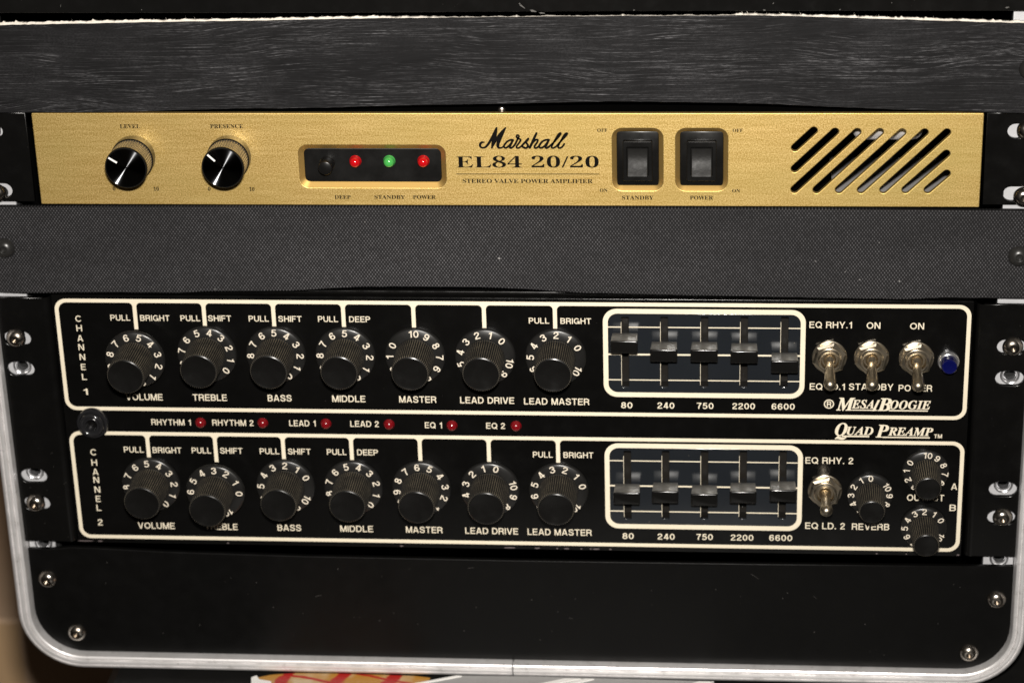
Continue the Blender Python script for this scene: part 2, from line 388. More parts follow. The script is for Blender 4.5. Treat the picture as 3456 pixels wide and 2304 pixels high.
def stroke_word(s, wt):
    b = bmesh.new(); x = 0.0; i = 0
    for ch in s:
        W_, parts = GL[ch]
        for p in parts:
            zz = .003*(i % 9); i += 1; h = wt/2
            if p[0] == 'v': q = [(p[1]-h, p[2]), (p[1]+h, p[2]), (p[1]+h, p[3]), (p[1]-h, p[3])]
            elif p[0] == 'h': q = [(p[1], p[3]-h*.92), (p[2], p[3]-h*.92), (p[2], p[3]+h*.92), (p[1], p[3]+h*.92)]
            elif p[0] == 'd':
                _, xa, ya, xb, yb = p; hh = h*math.hypot(xb-xa, yb-ya)/abs(yb-ya)*.97
                q = [(xa-hh, ya), (xa+hh, ya), (xb+hh, yb), (xb-hh, yb)]
            else: q = None
            if q:
                b.faces.new([b.verts.new((x+u, v, zz)) for u, v in q]); continue
            if p[0] == 'e':
                _, cx, cy, rx, ry, a0, a1 = p; n = max(8, int(abs(a1-a0)/15)); P = []
                for j in range(n+1):
                    t = math.radians(a0+(a1-a0)*j/n); P.append((cx+rx*math.cos(t), cy+ry*math.sin(t)))
            else:
                K = p[1:]; P = []
                for j in range(len(K)-1):
                    p0, p1, p2, p3 = K[max(j-1, 0)], K[j], K[j+1], K[min(j+2, len(K)-1)]
                    for q_ in range(4):
                        t = q_/4
                        P.append(tuple(.5*(2*p1[c]+(p2[c]-p0[c])*t+(2*p0[c]-5*p1[c]+4*p2[c]-p3[c])*t*t+(3*p1[c]-p0[c]-3*p2[c]+p3[c])*t**3) for c in (0, 1)))
                P.append(K[-1])
            prev = None; closed = p[0] == 'e' and abs(p[6]-p[5]) == 360
            for j, (u, v) in enumerate(P):
                if closed: a_, c_ = P[(j-1) % (len(P)-1)], P[(j+1) % (len(P)-1)]
                else: a_, c_ = P[max(j-1, 0)], P[min(j+1, len(P)-1)]
                tx, ty = c_[0]-a_[0], c_[1]-a_[1]; L = math.hypot(tx, ty) or 1; nx, ny = -ty/L*h, tx/L*h*.95
                cur = (b.verts.new((x+u+nx, v+ny, zz)), b.verts.new((x+u-nx, v-ny, zz)))
                if prev: b.faces.new((prev[0], prev[1], cur[1], cur[0]))
                prev = cur
        x += W_+.155
    me = bpy.data.meshes.new('m'); b.to_mesh(me); b.free(); return me
_g = {}
def glyphs(s, font, off):
    k2 = (s, font, off)
    if font == 'stroke' and k2 not in _g:
        me = stroke_word(s, off); xs = [v.co.x for v in me.vertices]
        _g[k2] = (me, min(xs), max(xs), 0.0, 1.0)
    if k2 not in _g:
        cu = bpy.data.curves.new('tmp', 'FONT'); cu.body = uni(s, *font); cu.size = 1; cu.offset = off; cu.resolution_u = 3
        me = eval_mesh(cu)
        xs = [v.co.x for v in me.vertices]; ys = [v.co.y for v in me.vertices]
        _g[k2] = (me, min(xs), max(xs), min(ys), max(ys))
    return _g[k2]
_cap = {}
def cap_h(font, off):
    if (font, off) not in _cap:
        _, a, b, c_, d_ = glyphs('H', font, off); _cap[(font, off)] = (c_, d_)
    return _cap[(font, off)]
def word_mesh(s, font, x0, x1, zb, h, d, mat, off=0.0, shear=0.0):
    me, a, b, c_, d_ = glyphs(s, font, off); lo, hi = cap_h(font, off)
    me = me.copy()
    sx, sy = (x1-x0)/(b-a), h/(hi-lo)
    me.transform(Matrix.Scale(S, 4) @ TOXZ @ Matrix.Translation((x0, zb, d)) @ Matrix(((sx, shear*sy, 0, 0), (0, sy, 0, 0), (0, 0, 1, 0), (0, 0, 0, 1))) @ Matrix.Translation((-a, -lo, 0)))
    me.materials.append(M[mat]); return me
def word(s, xl, xr, yb, hpx, parent, font=SANS, mat='cream', d=.06, off=0.0, name='lettering', label=None):
    """printed word between photo columns xl..xr on base line yb, hpx tall"""
    x0, zb = on(xl, yb); x1, _ = on(xr, yb); _, zt = on((xl+xr)/2, yb-hpx); _, zm = on((xl+xr)/2, yb)
    return link(name, word_mesh(s, font, x0, x1, zm, zt-zm, d, mat, off), parent, label=label or 'printed word '+s)

# ------------------------------------------------------------------ room: floor, cabinet behind, box under the case
FLOOR = -640
me = mesh_from(box_bm(-4000, 4000, FLOOR-20, FLOOR, -4000, 4000), 'carpet')
o = link('floor', me); o['kind'] = 'structure'
cab = thing('wooden_cabinet', 'brown wooden cabinet out of focus behind the left edge of the rack case', 'cabinet', (-620, 760, FLOOR))
link('carcass', mesh_from(box_bm(-420, 400, 30, 700, -300, 0, 3), 'wood'), cab)
link('plinth', mesh_from(box_bm(-410, 390, 0, 29, -290, -12), 'wood'), cab)
link('door', mesh_from(box_bm(-414, -12, 40, 690, .5, 18, 3), 'wood'), cab)
link('door', mesh_from(box_bm(-6, 394, 40, 690, .5, 18, 3), 'wood'), cab)

cx, cz = on(20, 2092, -380)
crt = thing('cardboard_box', 'beige cardboard box out of focus behind the lower left corner', 'box', (-360, 380, FLOOR))
hb = cz-FLOOR
link('body', mesh_from(box_bm(-330, 250, 0, hb, -360, 0, 3), 'card'), crt)
link('tape', mesh_from(box_bm(-70, -20, 0.5, hb-2, .1, .5), 'tape'), crt)
sup = thing('speaker_cabinet', 'black cabinet standing underneath the silver edged rack case', 'speaker cabinet', (0, 0, FLOOR))
link('body', mesh_from(box_bm(-206, 330, 0, -249-FLOOR, -330, 190, 6), 'cabinet_black'), sup)
link('front_grille', mesh_from(box_bm(-190, 315, 20, -275-FLOOR, 190.5, 194), 'cloth'), sup)

# ------------------------------------------------------------------ flight case
RIMX0, RIMX1, RIMZ0, RIMZ1, RIMR = -240.3, 239.8, -238.4, 158.0, 24.0
case = thing('rack_case', 'black rack case with silver aluminium edging and rounded corners', 'rack case')
def rim_path():
    pts = []                                  # starts at the joint in the middle of the bottom edge, counter-clockwise
    xj = -.9
    def arc(cx, cz, a0):
        for i in range(13):
            a = math.radians(a0+90*i/12); pts.append((cx, cz, math.cos(a), math.sin(a)))
    pts.append((xj+.35, RIMZ0+RIMR, 0, -1))
    for i in range(1, 8): pts.append((xj+(RIMX1-RIMR-xj)*i/8, RIMZ0+RIMR, 0, -1))
    arc(RIMX1-RIMR, RIMZ0+RIMR, -90); arc(RIMX1-RIMR, RIMZ1-RIMR, 0); arc(RIMX0+RIMR, RIMZ1-RIMR, 90); arc(RIMX0+RIMR, RIMZ0+RIMR, 180)
    for i in range(1, 8): pts.append((RIMX0+RIMR+(xj-RIMX0-RIMR)*i/8, RIMZ0+RIMR, 0, -1))
    pts.append((xj-.35, RIMZ0+RIMR, 0, -1))
    return pts
prof = [(0, -9), (0, 3.6), (.25, 4.3), (.7, 4.6), (1.35, 4.75), (1.6, 4.1), (1.7, 3.7), (2.0, 3.7), (2.15, 4.2), (2.4, 5.0), (3.2, 5.25), (3.9, 5.15), (4.2, 4.5), (4.35, 4.1), (4.65, 4.1), (4.8, 4.5), (5.05, 5.0),
        (5.7, 4.8), (6.35, 4.2), (6.8, 3.3), (7.0, 2.0), (7.0, -34), (6.2, -34.2), (6.2, -9)]
b = bmesh.new(); rows = []
for cx, cz, nx, nz in rim_path():
    rows.append([b.verts.new((cx+nx*(RIMR+p), -dd, cz+nz*(RIMR+p))) for p, dd in prof])
for A, Bq in zip(rows, rows[1:]):
    for i in range(len(prof)-1): b.faces.new((A[i], A[i+1], Bq[i+1], Bq[i]))
link('edging', mesh_from(b, 'alu', True, .5), case)
# shell: four walls and a back behind the edging
b = bmesh.new()
for args in ((RIMX0-6, RIMX0, RIMZ0, RIMZ1), (RIMX1, RIMX1+6, RIMZ0, RIMZ1), (RIMX0-6, RIMX1+6, RIMZ0-6, RIMZ0-.1), (RIMX0-6, RIMX1+6, RIMZ1+.1, RIMZ1+6)):
    box_bm(*args, -330, -20, bm=b)
box_bm(RIMX0-6, RIMX1+6, RIMZ0-6, RIMZ1+6, -336, -330.2, bm=b)
link('shell', mesh_from(b, 'case_black'), case)
bush_ring = mesh_from(lathe([(2.6, -9), (2.6, -5.6), (3.6, -4.4), (4.2, -4.2), (4.6, -4.6)], 24), 'chrome', True, .6)
def rail(x0, x1, xh):
    holes = [circle(xh, zc, 3.1, 16) for zc in (94.0, 64.4, 35.4, 19.7, 4.0, -22.3, -67.6, -84.3, -140.2, -155.2, -179.6, -198.9)]
    r = plate('rack_rail', case, [[(x0, RIMZ0+2), (x1, RIMZ0+2), (x1, RIMZ1-2), (x0, RIMZ1-2)]]+holes, -7.2, -4.6, .3, 'rail')
    for zc in (-84.0, -140.2, -179.6):
        link('hole_bushing', bush_ring, r, (xh, 0, zc))
    link('rail_back', mesh_from(box_bm(x0+.5, x1-.5, RIMZ0+3, RIMZ1-3, -16, -12), 'dark'), r)
rail(-239.8, -226.6, -232.7); rail(225.2, 239.4, 232.7)

# ------------------------------------------------------------------ screws
def screw_mesh(r, h, mat, soc=1.25):
    p = [(0, h-1.5), (soc*.95, h-1.5), (soc, h-.1), (soc+.25, h), (r*.5, h*.93), (r*.68, h*.78), (r*.84, h*.52), (r*.95, h*.24), (r, .06), (r-.2, 0), (1.8, -.2), (1.8, -12)]
    return mesh_from(lathe(p, 40), mat, True, 1.0)
screw_me = screw_mesh(4.75, 2.9, 'steel'); bscrew_me = screw_mesh(4.9, 3.0, 'screw_black', 1.5)
def screw(parent, X, Z, d, me=None, a=0, label=None):
    o = link('screw', me or screw_me, parent, (X, -d, Z), label); o.rotation_euler.y = a; return o

# ------------------------------------------------------------------ upper unit (only its lower edge is in view)
upu = thing('rack_unit', 'glossy black rack unit with scuffed lower edge at the very top', 'rack unit')
x0, zl = on(0, 46, .5); x1, zr = on(3456, 37, .5)
upp = [(-241, zl+.15), (-100, zl-.4), (60, zl-.2), (241, zr-.15), (241, zl+43), (-241, zl+43)]
plate('front_panel', upu, [upp], -3, .5, .4, 'upper_black')
link('chassis', mesh_from(box_bm(-216, 216, 91.5, 132, -240, -6), 'case_black'), upu)
k = NT('scuff'); k.set(Base_Color=(.09, .086, .08), Roughness=.7); M['scuff'] = k.m
for (px, py, L, wd, a) in ((1762, 22, 12, .9, -38), (1800, 38, 10, 1.3, -12), (1830, 45, 9, .9, -3), (1755, 14, 4, .5, -60), (2140, 35, 3, .6, 10), (2580, 35, 4, .8, 0), (3400, 26, 6, .9, 12), (2610, 12, 2.5, .6, 70), (3010, 10, 1.5, .5, 80), (2835, 33, 3, .5, 25), (478, 34, 1.8, .5, 0), (205, 20, 5, .25, 80)):
    cx, cz = on(px, py, .5); ca, sa = math.cos(math.radians(a)), math.sin(math.radians(a)); pts = []
    for i in range(9):
        t = 2*PI*i/9; u2, v2 = L/7*math.cos(t)*(1+.3*math.sin(5*t)), wd/3*math.sin(t)*(1+.4*math.cos(3*t)); pts.append((cx+u2*ca-v2*sa, cz+u2*sa+v2*ca))
    b = bmesh.new(); poly_sheet(b, pts, .54); link('scuff_mark', mesh_from(b, 'scuff'), upu)
screw(upu, -232.7, 112, .5); screw(upu, 232.7, 112, .5)

# ------------------------------------------------------------------ painted board
pb = thing('painted_board', 'hand painted black filler board with torn pale fibre along its top edge', 'filler board')
DP = 1.2
topl = [(-60, 87), (0, 86), (191, 82), (478, 76.5), (900, 70), (1218, 63.6), (1550, 60), (2129, 55), (2556, 53), (2843, 60), (3178, 71), (3455, 79), (3520, 81)]
botl = [(-60, 382), (0, 381), (420, 378), (800, 367.5), (1106, 364.5), (1336, 357), (1500, 354), (1695, 351), (2056, 343), (2418, 347), (2600, 352), (2795, 361), (3034, 371), (3226, 376), (3455, 383), (3520, 385)]
def dense(pl, d, n=14, jit=.12):
    out = []
    for (a, c_), (e, f) in zip(pl, pl[1:]):
        for i in range(n):
            t = i/n; X, Z = on(a+(e-a)*t, c_+(f-c_)*t, d); out.append((X, Z+random.uniform(-jit, jit)))
    out.append(on(*pl[-1], d)); return out
top, bot = dense(topl, DP), dense(botl, DP, 14, .07)
plate('board', pb, [top+bot[::-1]], DP-.5, DP, .12, 'painted')
# the board's body and raw edge stand behind the painted skin
def lerp(pl, X):
    for (a, c_), (e, f) in zip(pl, pl[1:]):
        if a <= X <= e: return c_+(f-c_)*(X-a)/(e-a)
    return pl[0][1] if X < pl[0][0] else pl[-1][1]
b = bmesh.new(); rows = []
X = -240.0
def thick(X):                                # how far the pale fibre edge stands proud of the paint
    px = (X+240)/480
    if px < .18: return .85
    if px < .40: return .7
    if px < .455: return .3
    if px < .72: return -.45
    if px < .78: return .3
    return .62
while X <= 239:
    zt = lerp(top, X); zb = lerp(bot, X); h = thick(X)+random.uniform(-.18, .22)+.16*math.sin(X*.9)+.12*math.sin(X*.31)
    if random.random() < .02: h += .7
    rows.append([b.verts.new((X, -(DP-.52), zb+.4)), b.verts.new((X, -(DP-.52), zt+min(0, h)-.02)), b.verts.new((X, -(DP-1.0+random.uniform(-.2, .2)), zt+h)), b.verts.new((X, -(DP-2.6), zt+h*.7+random.uniform(-.1, .1))), b.verts.new((X, -(DP-3.4), zt-.7)), b.verts.new((X, -(DP-3.4), zb+.4))])
    X += .8
for A, Bq in zip(rows, rows[1:]):
    for i in range(5): b.faces.new((A[i], A[i+1], Bq[i+1], Bq[i]))
link('fibre_edge', mesh_from(b, 'fibre'), pb)
b = bmesh.new()                               # loose hairs of fibre
for i in range(70):
    X = random.choice((random.uniform(-236, -55), random.uniform(105, 236))); zt = lerp(top, X); a = random.uniform(-1.1, 1.1); L = random.uniform(.6, 2.3)
    p0 = Vector((X, -(DP-random.uniform(.6, 2.4)), zt-.1)); p1 = p0+Vector((math.sin(a)*L, random.uniform(-.4, .4), math.cos(a)*L))
    t = Vector((.07, 0, .02)); b.faces.new([b.verts.new(v) for v in (p0-t, p0+t, p1)])
o = link('fibre_hair', mesh_from(b, 'fibre'), pb); o['kind'] = 'stuff'
screw(pb, 232.9, 64.4, DP, bscrew_me); screw(pb, -232.9, 64.6, DP, bscrew_me, 1)

# ------------------------------------------------------------------ power amplifier
amp = thing('power_amplifier', 'slim power amplifier with brushed gold front panel and two black knobs', 'amplifier')
GX0, GX1, GZ0, GZ1 = -213.0, 214.25, 0.0, 43.9
T = 2.4
LW = (-91.4, -24.4, 8.5, 28.8); RK = [(50.9, 73.6, 7.4, 36.8), (79.2, 102.4, 7.4, 36.8)]
slots = [((398, 922), (266, 1042)), ((548, 930), (264, 1190)), ((705, 932), (262, 1336)), ((864, 932), (418, 1338)), ((1022, 935), (576, 1338)),
         ((1180, 935), (732, 1338)), ((1338, 935), (890, 1338)), ((1334, 1085), (1046, 1338)), ((1336, 1225), (1203, 1338))]
holes = [rrect(*LW, 4.2), rrect(*RK[0], 4.6), rrect(*RK[1], 4.6)]
for (a, c_), (e, f) in slots:
    X0, Z0 = on(2556+a/2.091, c_/2.091, -.3); X1, Z1 = on(2556+e/2.091, f/2.091, -.3)
    holes.append(capsule(X0, Z0, X1, Z1, 1.72))
plate('front_panel', amp, [rrect(GX0, GX1, GZ0, GZ1, .5, 3)]+holes, -T, 0, .38, 'gold', res=5)
def chamfer(x0, x1, z0, z1, r, wd, dep, name='recess_rim'):
    b = bmesh.new()
    L = [(0.0, -.25), (.25, -.45), (wd, -dep), (wd, -dep-1.2)]
    rows = [[b.verts.new((x, -dd, zz)) for x, zz in rrect(x0+i, x1-i, z0+i, z1-i, max(r-i*.75, .6))] for i, dd in L]
    for A, Bq in zip(rows, rows[1:]):
        for i in range(len(A)):
            j = (i+1) % len(A); b.faces.new((A[i], A[j], Bq[j], Bq[i]))
    me = mesh_from(b, 'gold_edge', True, .6)
    return link(name, me, amp)
chamfer(*LW, 4.2, 2.15, 2.0); chamfer(*RK[0], 4.6, 1.85, 2.0); chamfer(*RK[1], 4.6, 1.85, 2.0)
b = bmesh.new()
for a in ((GX0+1.2, GX1-1.2, 42.2, 43.2), (GX0+1.2, GX1-1.2, .3, 1.3), (GX0+1.2, GX0+2.2, 1.4, 42.1), (GX1-2.2, GX1-1.2, 1.4, 42.1)): box_bm(*a, -230, -T-.05, bm=b)
box_bm(GX0+1.2, GX1-1.2, .3, 43.2, -231, -230.1, bm=b)
link('chassis', mesh_from(b, 'ear_black'), amp)
# what shows through the vent slots
link('inner_bracket', mesh_from(box_bm(158, 190, 24.5, 39.5, -30, -17, 5, seg=4), 'alu', True, .8), amp)
link('inner_floor', mesh_from(box_bm(150, 212, 1.5, 2.6, -60, -5), 'alu'), amp)
# mounting ears with open slots
def ear(x0, x1, zz0, zz1, d0, d1, sl, parent, mat='ear_black', fold=0):
    e = plate('mounting_ear', parent, [[(x0, zz0), (x1, zz0), (x1, zz1), (x0, zz1)]]+[capsule(a, zc, c2, zc, r) for a, c2, zc, r in sl], d0, d1, .35, mat)
    return e
ear(-240.2, -216.6, .3, 43.4, -4.4, -2.4, [(-238.5, -231.0, 34.6, 3.4), (-235.0, -230.2, 4.2+1.6, 3.4)], amp)
ear(215.8, 239.7, .3, 43.4, -4.4, -2.4, [(228.5, 236.5, 34.9, 3.4), (228.0, 236, 5.6, 3.4)], amp)
for X, Z in ((-233.6, 35.0), (-234.4, 4.6), (233.7, 35.2), (233.9, 4.2)): screw(amp, X, Z, -2.4, None, random.uniform(0, 6))
link('top_screw', mesh_from(lathe([(0, 1.0), (1.2, .9), (2.0, .3), (2.1, 0)], 16), 'steel', True), amp, (on(1692, 356, -6)[0], 6, 43.4))

# knobs of the amplifier
R1 = 9.55
cap_p = [(R1-.05, 15.2), (R1+.12, 15.5), (R1+.12, 16.4), (R1-.1, 16.75), (R1-.55, 16.8)]
kn_base = mesh_from(lathe([(8.6, .2), (R1+.25, .3), (R1+.35, 1.0), (R1+.3, 5.0), (R1-.15, 5.4), (R1-.2, 5.5)], 64), 'plastic_black', True, .7)
kn_side = mesh_from(lathe([(R1-.2, 5.5), (R1-.1, 5.7), (R1-.1, 14.9), (R1-.3, 15.2)], 192, amp=.3, ribbed=(1, 2)), 'knurl')
kn_cap = mesh_from(lathe(cap_p, 96), 'plastic_black', True, .7)
kn_face = mesh_from(lathe([(R1-.55, 16.8), (R1-.7, 16.72), (0, 16.72)], 96), 'spun', True, .7)
kn_line = mesh_from(box_bm(-.42, .42, 4.6, 9.0, 16.5, 16.80), 'white')
def amp_knob(X, Z, ang, label):
    o = link('control_knob', kn_base, amp, (X, 0, Z), label)
    for nm, me in (('knurled_side', kn_side), ('cap_edge', kn_cap), ('cap_face', kn_face), ('pointer_line', kn_line)):
        c2 = link(nm, me, o)
        if nm == 'pointer_line': c2.rotation_euler.y = ang
AKX, AKZ = on(424.8, 567.6, 16.7); BKX, BKZ = on(320+1813/4.2, 420+618/4.2, 16.7)
amp_knob(AKX, AKZ, math.radians(-57), 'black knob below the word LEVEL'); amp_knob(BKX, BKZ, math.radians(-46), 'black knob below the word PRESENCE')

# indicator window
link('indicator_plate', mesh_from(box_bm(LW[0]+2.2, LW[1]-2.2, LW[2]+2.2, LW[3]-2.2, -3.2, -1.95, .25), 'window_black'), amp)
dome = [(2.75, -1.9), (2.75, -1.5), (2.5, -1.3), (2.5, -.4), (2.38, .35), (1.95, 1.15), (1.3, 1.7), (.6, 1.95), (0, 2.0)]
leds = [(1037, 522, 'red_led', 'red indicator light beside the push button'), (1337, 521, 'green_led', 'green indicator light above the word STANDBY'), (1638, 521, 'red_led', 'red indicator light above the word POWER')]
for a, c_, mt, lb in leds:
    X, Z = on(800+a/2.613, 350+c_/2.613, .6); link('indicator_light', mesh_from(lathe(dome, 32), mt, True), amp, (X, 0, Z), lb)
X, Z = on(800+775/2.613, 350+572/2.613, 5.2)
link('push_button', mesh_from(lathe([(3.5, -1.9), (3.5, -1), (3.3, -.8), (3.25, 4.6), (3.05, 5.1), (2.8, 5.25), (0, 5.25)], 40), 'plastic_black', True, .6), amp, (X, 0, Z))

# rocker switches
for (x0, x1, z0, z1), lb in ((RK[0], 'black rocker switch above the word STANDBY'), (RK[1], 'black rocker switch above the word POWER')):
    fr = link('rocker_switch', mesh_from(box_bm(x0+1.9, x1-1.9, z0+1.9, z1-1.9, -4, -1.4, .5), 'flange_black', True, .6), amp, (0, 0, 0), lb)
    cx = (x0+x1)/2; zc = (z0+z1)/2-.3
    wx, hz = 6.6, 9.4
    link('bezel', plate_mesh([rrect(cx-wx, cx+wx, zc-hz, zc+hz, .7, 3), rrect(cx-4.75, cx+4.75, zc-6.8, zc+6.6, .3, 2)], -1.5, 1.4, .3, 'flange_black'), fr)
    b = bmesh.new(); rows = []
    N = 14
    for i in range(N+1):
        t = i/N; zz = zc+5.9-12.1*t
        dd = 1.1-1.1*math.sin(PI*min(1, t*1.05))**1.0*.9+3.1*t**1.7
        rows.append([b.verts.new((cx-4.55, 3.5, zz)), b.verts.new((cx-4.55, -dd+.35, zz)), b.verts.new((cx-4.2, -dd, zz)), b.verts.new((cx+4.2, -dd, zz)), b.verts.new((cx+4.55, -dd+.35, zz)), b.verts.new((cx+4.55, 3.5, zz))])
    for A, Bq in zip(rows, rows[1:]):
        for i in range(5): b.faces.new((A[i], A[i+1], Bq[i+1], Bq[i]))
    b.faces.new(rows[0]); b.faces.new(rows[-1][::-1])
    link('rocker', mesh_from(b, 'switch_black', True, .5), fr)

# print on the gold panel
for s, a, e, yb, h in (('LEVEL', 405, 473.5, 433.3, 13.4), ('PRESENCE', 709.7, 821, 433.3, 13.4), ('0', 381, 390, 643, 12.5), ('10', 519, 536.6, 644, 12.5), ('0', 702, 711, 644, 12.5), ('10', 841.7, 859.4, 645, 12.5),
                       ('DEEP', 1130, 1184, 671.5, 12.6), ('STANDBY', 1264, 1367.5, 671.5, 12.6), ('POWER', 1394, 1470.5, 671.5, 12.6), ('OFF', 2015.5, 2050, 445.6, 11), ('ON', 2024, 2050.5, 648, 11),
                       ('OFF', 2472.6, 2507, 446, 11), ('ON', 2470.8, 2497.8, 649.5, 11), ('STANDBY', 2099.5, 2206, 673.8, 13), ('POWER', 2328.5, 2407, 674, 13),
                       ('STEREO VALVE POWER AMPLIFIER', 1561.5, 2000.7, 618, 13.5)):
    word(s, a, e, yb, h, amp, SERIF, 'ink', .05, .004)
word('EL84', 1540, 1761.8, 565.5, 37, amp, SERIF, 'ink', .05, -.004, label='large wide serif letters')
word('20/20', 1794, 2021, 565.5, 37, amp, SERIF, 'ink', .05, -.004, label='large wide serif figures')
xa, za = on(1540, 587.5); xb, zb2 = on(2022, 587.8)
b = bmesh.new(); poly_sheet(b, [(xa, za-.16), (xb, zb2-.16), (xb, zb2+.16), (xa, za+.16)], .05); link('printed_rule', mesh_from(b, 'ink'), amp)
def stroke(bm, pts, w0, d):
    P = []
    n = len(pts)
    for i in range(n-1):
        p0, p1, p2, p3 = pts[max(i-1, 0)], pts[i], pts[i+1], pts[min(i+2, n-1)]
        for q in range(8):
            t = q/8
            f = lambda k2: .5*((2*p1[k2])+(-p0[k2]+p2[k2])*t+(2*p0[k2]-5*p1[k2]+4*p2[k2]-p3[k2])*t*t+(-p0[k2]+3*p1[k2]-3*p2[k2]+p3[k2])*t**3)
            P.append((f(0), f(1), f(2) if len(p1) > 2 else w0))
    P.append((pts[-1][0], pts[-1][1], pts[-1][2] if len(pts[-1]) > 2 else w0))
    W = [Vector((*on(1580+x_/4.9, 400+y_/4.9), 1.22*w_/4.9/7.4)) for x_, y_, w_ in P]
    prev = None
    for i, p in enumerate(W):
        a, c2 = W[max(i-1, 0)], W[min(i+1, len(W)-1)]
        t = Vector((c2.x-a.x, c2.y-a.y)); t = t.normalized() if t.length else Vector((1, 0)); nn = Vector((-t.y, t.x))*p.z
        cur = (bm.verts.new((p.x+nn.x, -d, p.y+nn.y)), bm.verts.new((p.x-nn.x, -d, p.y-nn.y)))
        if prev: bm.faces.new((prev[0], prev[1], cur[1], cur[0]))
        prev = cur
    for p in (W[0], W[-1]):
        poly_sheet(bm, circle(p.x, p.y, p.z*.98, 10), d+.003)
b = bmesh.new(); dd = .05
for st_, w_ in (([(262, 395, 10), (232, 396, 16), (204, 415, 17), (196, 448, 16), (215, 478, 14), (250, 485, 13), (292, 470, 15), (335, 420, 17), (378, 350, 18), (425, 255, 17), (470, 158, 14)], 15),
                ([(468, 162, 14), (452, 240, 22), (432, 330, 27), (415, 400, 24), (392, 488, 12)], 20), ([(392, 485, 10), (440, 390, 18), (500, 300, 20), (560, 225, 19), (618, 156, 11)], 16),
                ([(615, 160, 11), (570, 240, 20), (520, 340, 26), (492, 430, 22), (500, 478, 18), (535, 488, 13), (565, 478, 11), (600, 440, 10)], 18),
                ([(745, 358), (705, 355), (650, 380), (605, 430), (592, 468), (618, 488), (655, 470), (700, 425), (738, 362)], 14), ([(742, 358), (708, 430), (690, 470), (700, 490), (735, 475), (775, 430), (805, 370)], 14),
                ([(805, 370), (820, 335), (800, 305), (808, 280), (830, 278), (840, 300), (828, 328), (868, 352), (845, 400), (808, 450), (802, 480), (830, 490), (880, 460)], 13),
                ([(880, 460), (940, 395), (995, 335)], 15), ([(988, 350), (960, 395), (985, 435), (982, 472), (950, 490), (905, 472)], 15), ([(975, 475), (1010, 465), (1050, 430)], 11),
                ([(1130, 244, 15), (1090, 330, 18), (1050, 420, 18), (1018, 488, 15)], 16), ([(1040, 435), (1090, 375), (1130, 350), (1152, 362), (1135, 405), (1102, 452), (1100, 480), (1125, 490), (1168, 460), (1205, 405)], 14),
                ([(1335, 352), (1285, 355), (1228, 382), (1185, 432), (1178, 470), (1203, 488), (1245, 470), (1290, 425), (1330, 362)], 14), ([(1335, 355), (1300, 430), (1280, 472), (1298, 490), (1340, 465)], 15),
                ([(1340, 465), (1420, 390), (1500, 300), (1532, 252), (1518, 243), (1488, 270), (1440, 350), (1392, 440), (1382, 478), (1405, 490), (1450, 470)], 13),
                ([(1450, 470), (1530, 380), (1610, 295), (1638, 252), (1622, 245), (1592, 272), (1545, 350), (1500, 430), (1490, 475), (1515, 490), (1555, 470), (1590, 420)], 13)):
    stroke(b, st_, w_, dd); dd += .004

link('logo', mesh_from(b, 'ink'), amp, label='black script logo above the large serif letters')

# ------------------------------------------------------------------ cloth covered board
cb = thing('cloth_board', 'filler board covered in black woven cloth below the gold panel', 'filler board')
DC = .6
ctop = [(-241, -1.2), (-120, -.9), (0, -.8), (120, -1.0), (241, -1.4)]
cbot = [(-60, 986), (0, 987), (76, 990), (357, 987.4), (600, 990), (700, 984), (980, 983), (1085, 976), (1226, 969), (1400, 968.5), (1645, 971), (1821, 980), (1961, 990), (2150, 994), (2526, 1002), (2800, 1007), (3050, 1011), (3191, 1006), (3456, 1008), (3500, 1008)]
plate('cloth_face', cb, [ctop+dense(cbot, DC, 8, .09)[::-1]], -2.8, DC, .5, 'cloth')
screw(cb, -232.6, -21.6, DC, bscrew_me, .4); screw(cb, 232.9, -23.0, DC, bscrew_me, 2.2)

# ------------------------------------------------------------------ preamplifier
pre = thing('preamplifier', 'two channel black preamplifier with cream lettering and rows of dial knobs', 'preamplifier')
PX0, PX1, PZ0, PZ1 = -213.3, 214.2, -176.3, -45.3
WIN = []
for (l, r_, t_, bt, s, ox, oy) in ((103, 2048, 262, 1124, 2.851, 2000, 950), (120, 2021, 276, 1108, 2.851, 2000, 1400)):
    xa, zt = on(ox+(l+0)/s, oy+(t_+bt)/2/s)[0], on(ox+(l+r_)/2/s, oy+(t_+5)/s)[1]
    xb = on(ox+(r_-3)/s, oy+(t_+bt)/2/s)[0]; zb_ = on(ox+(l+r_)/2/s, oy+(bt-8)/s)[1]
    WIN.append((xa, xb, zb_, zt))
WT = 2.25
wi = [rrect(a+WT, c2-WT, e+WT+.15, f-WT-.15, 4.4) for a, c2, e, f in WIN]
plate('front_panel', pre, [rrect(PX0, PX1, PZ0, PZ1, .4, 3)]+wi, -2.2, 0, .25, 'preamp_black')
b = bmesh.new()
for a in ((PX0+.8, PX1-.8, -47.6, -46.2), (PX0+.8, PX1-.8, -175.6, -174.6), (PX0+.8, PX0+2, -174.5, -47.8), (PX1-2, PX1-.8, -174.5, -47.8)): box_bm(*a, -220, -2.3, bm=b)
box_bm(PX0+.8, PX1-.8, -175.6, -46.2, -221, -220.1, bm=b)
link('chassis', mesh_from(b, 'ear_black'), pre)
link('cover_lip', mesh_from(box_bm(PX0+.2, PX1-.2, -45.9, -44.2, -9, -5, .3), 'ear_black'), pre)
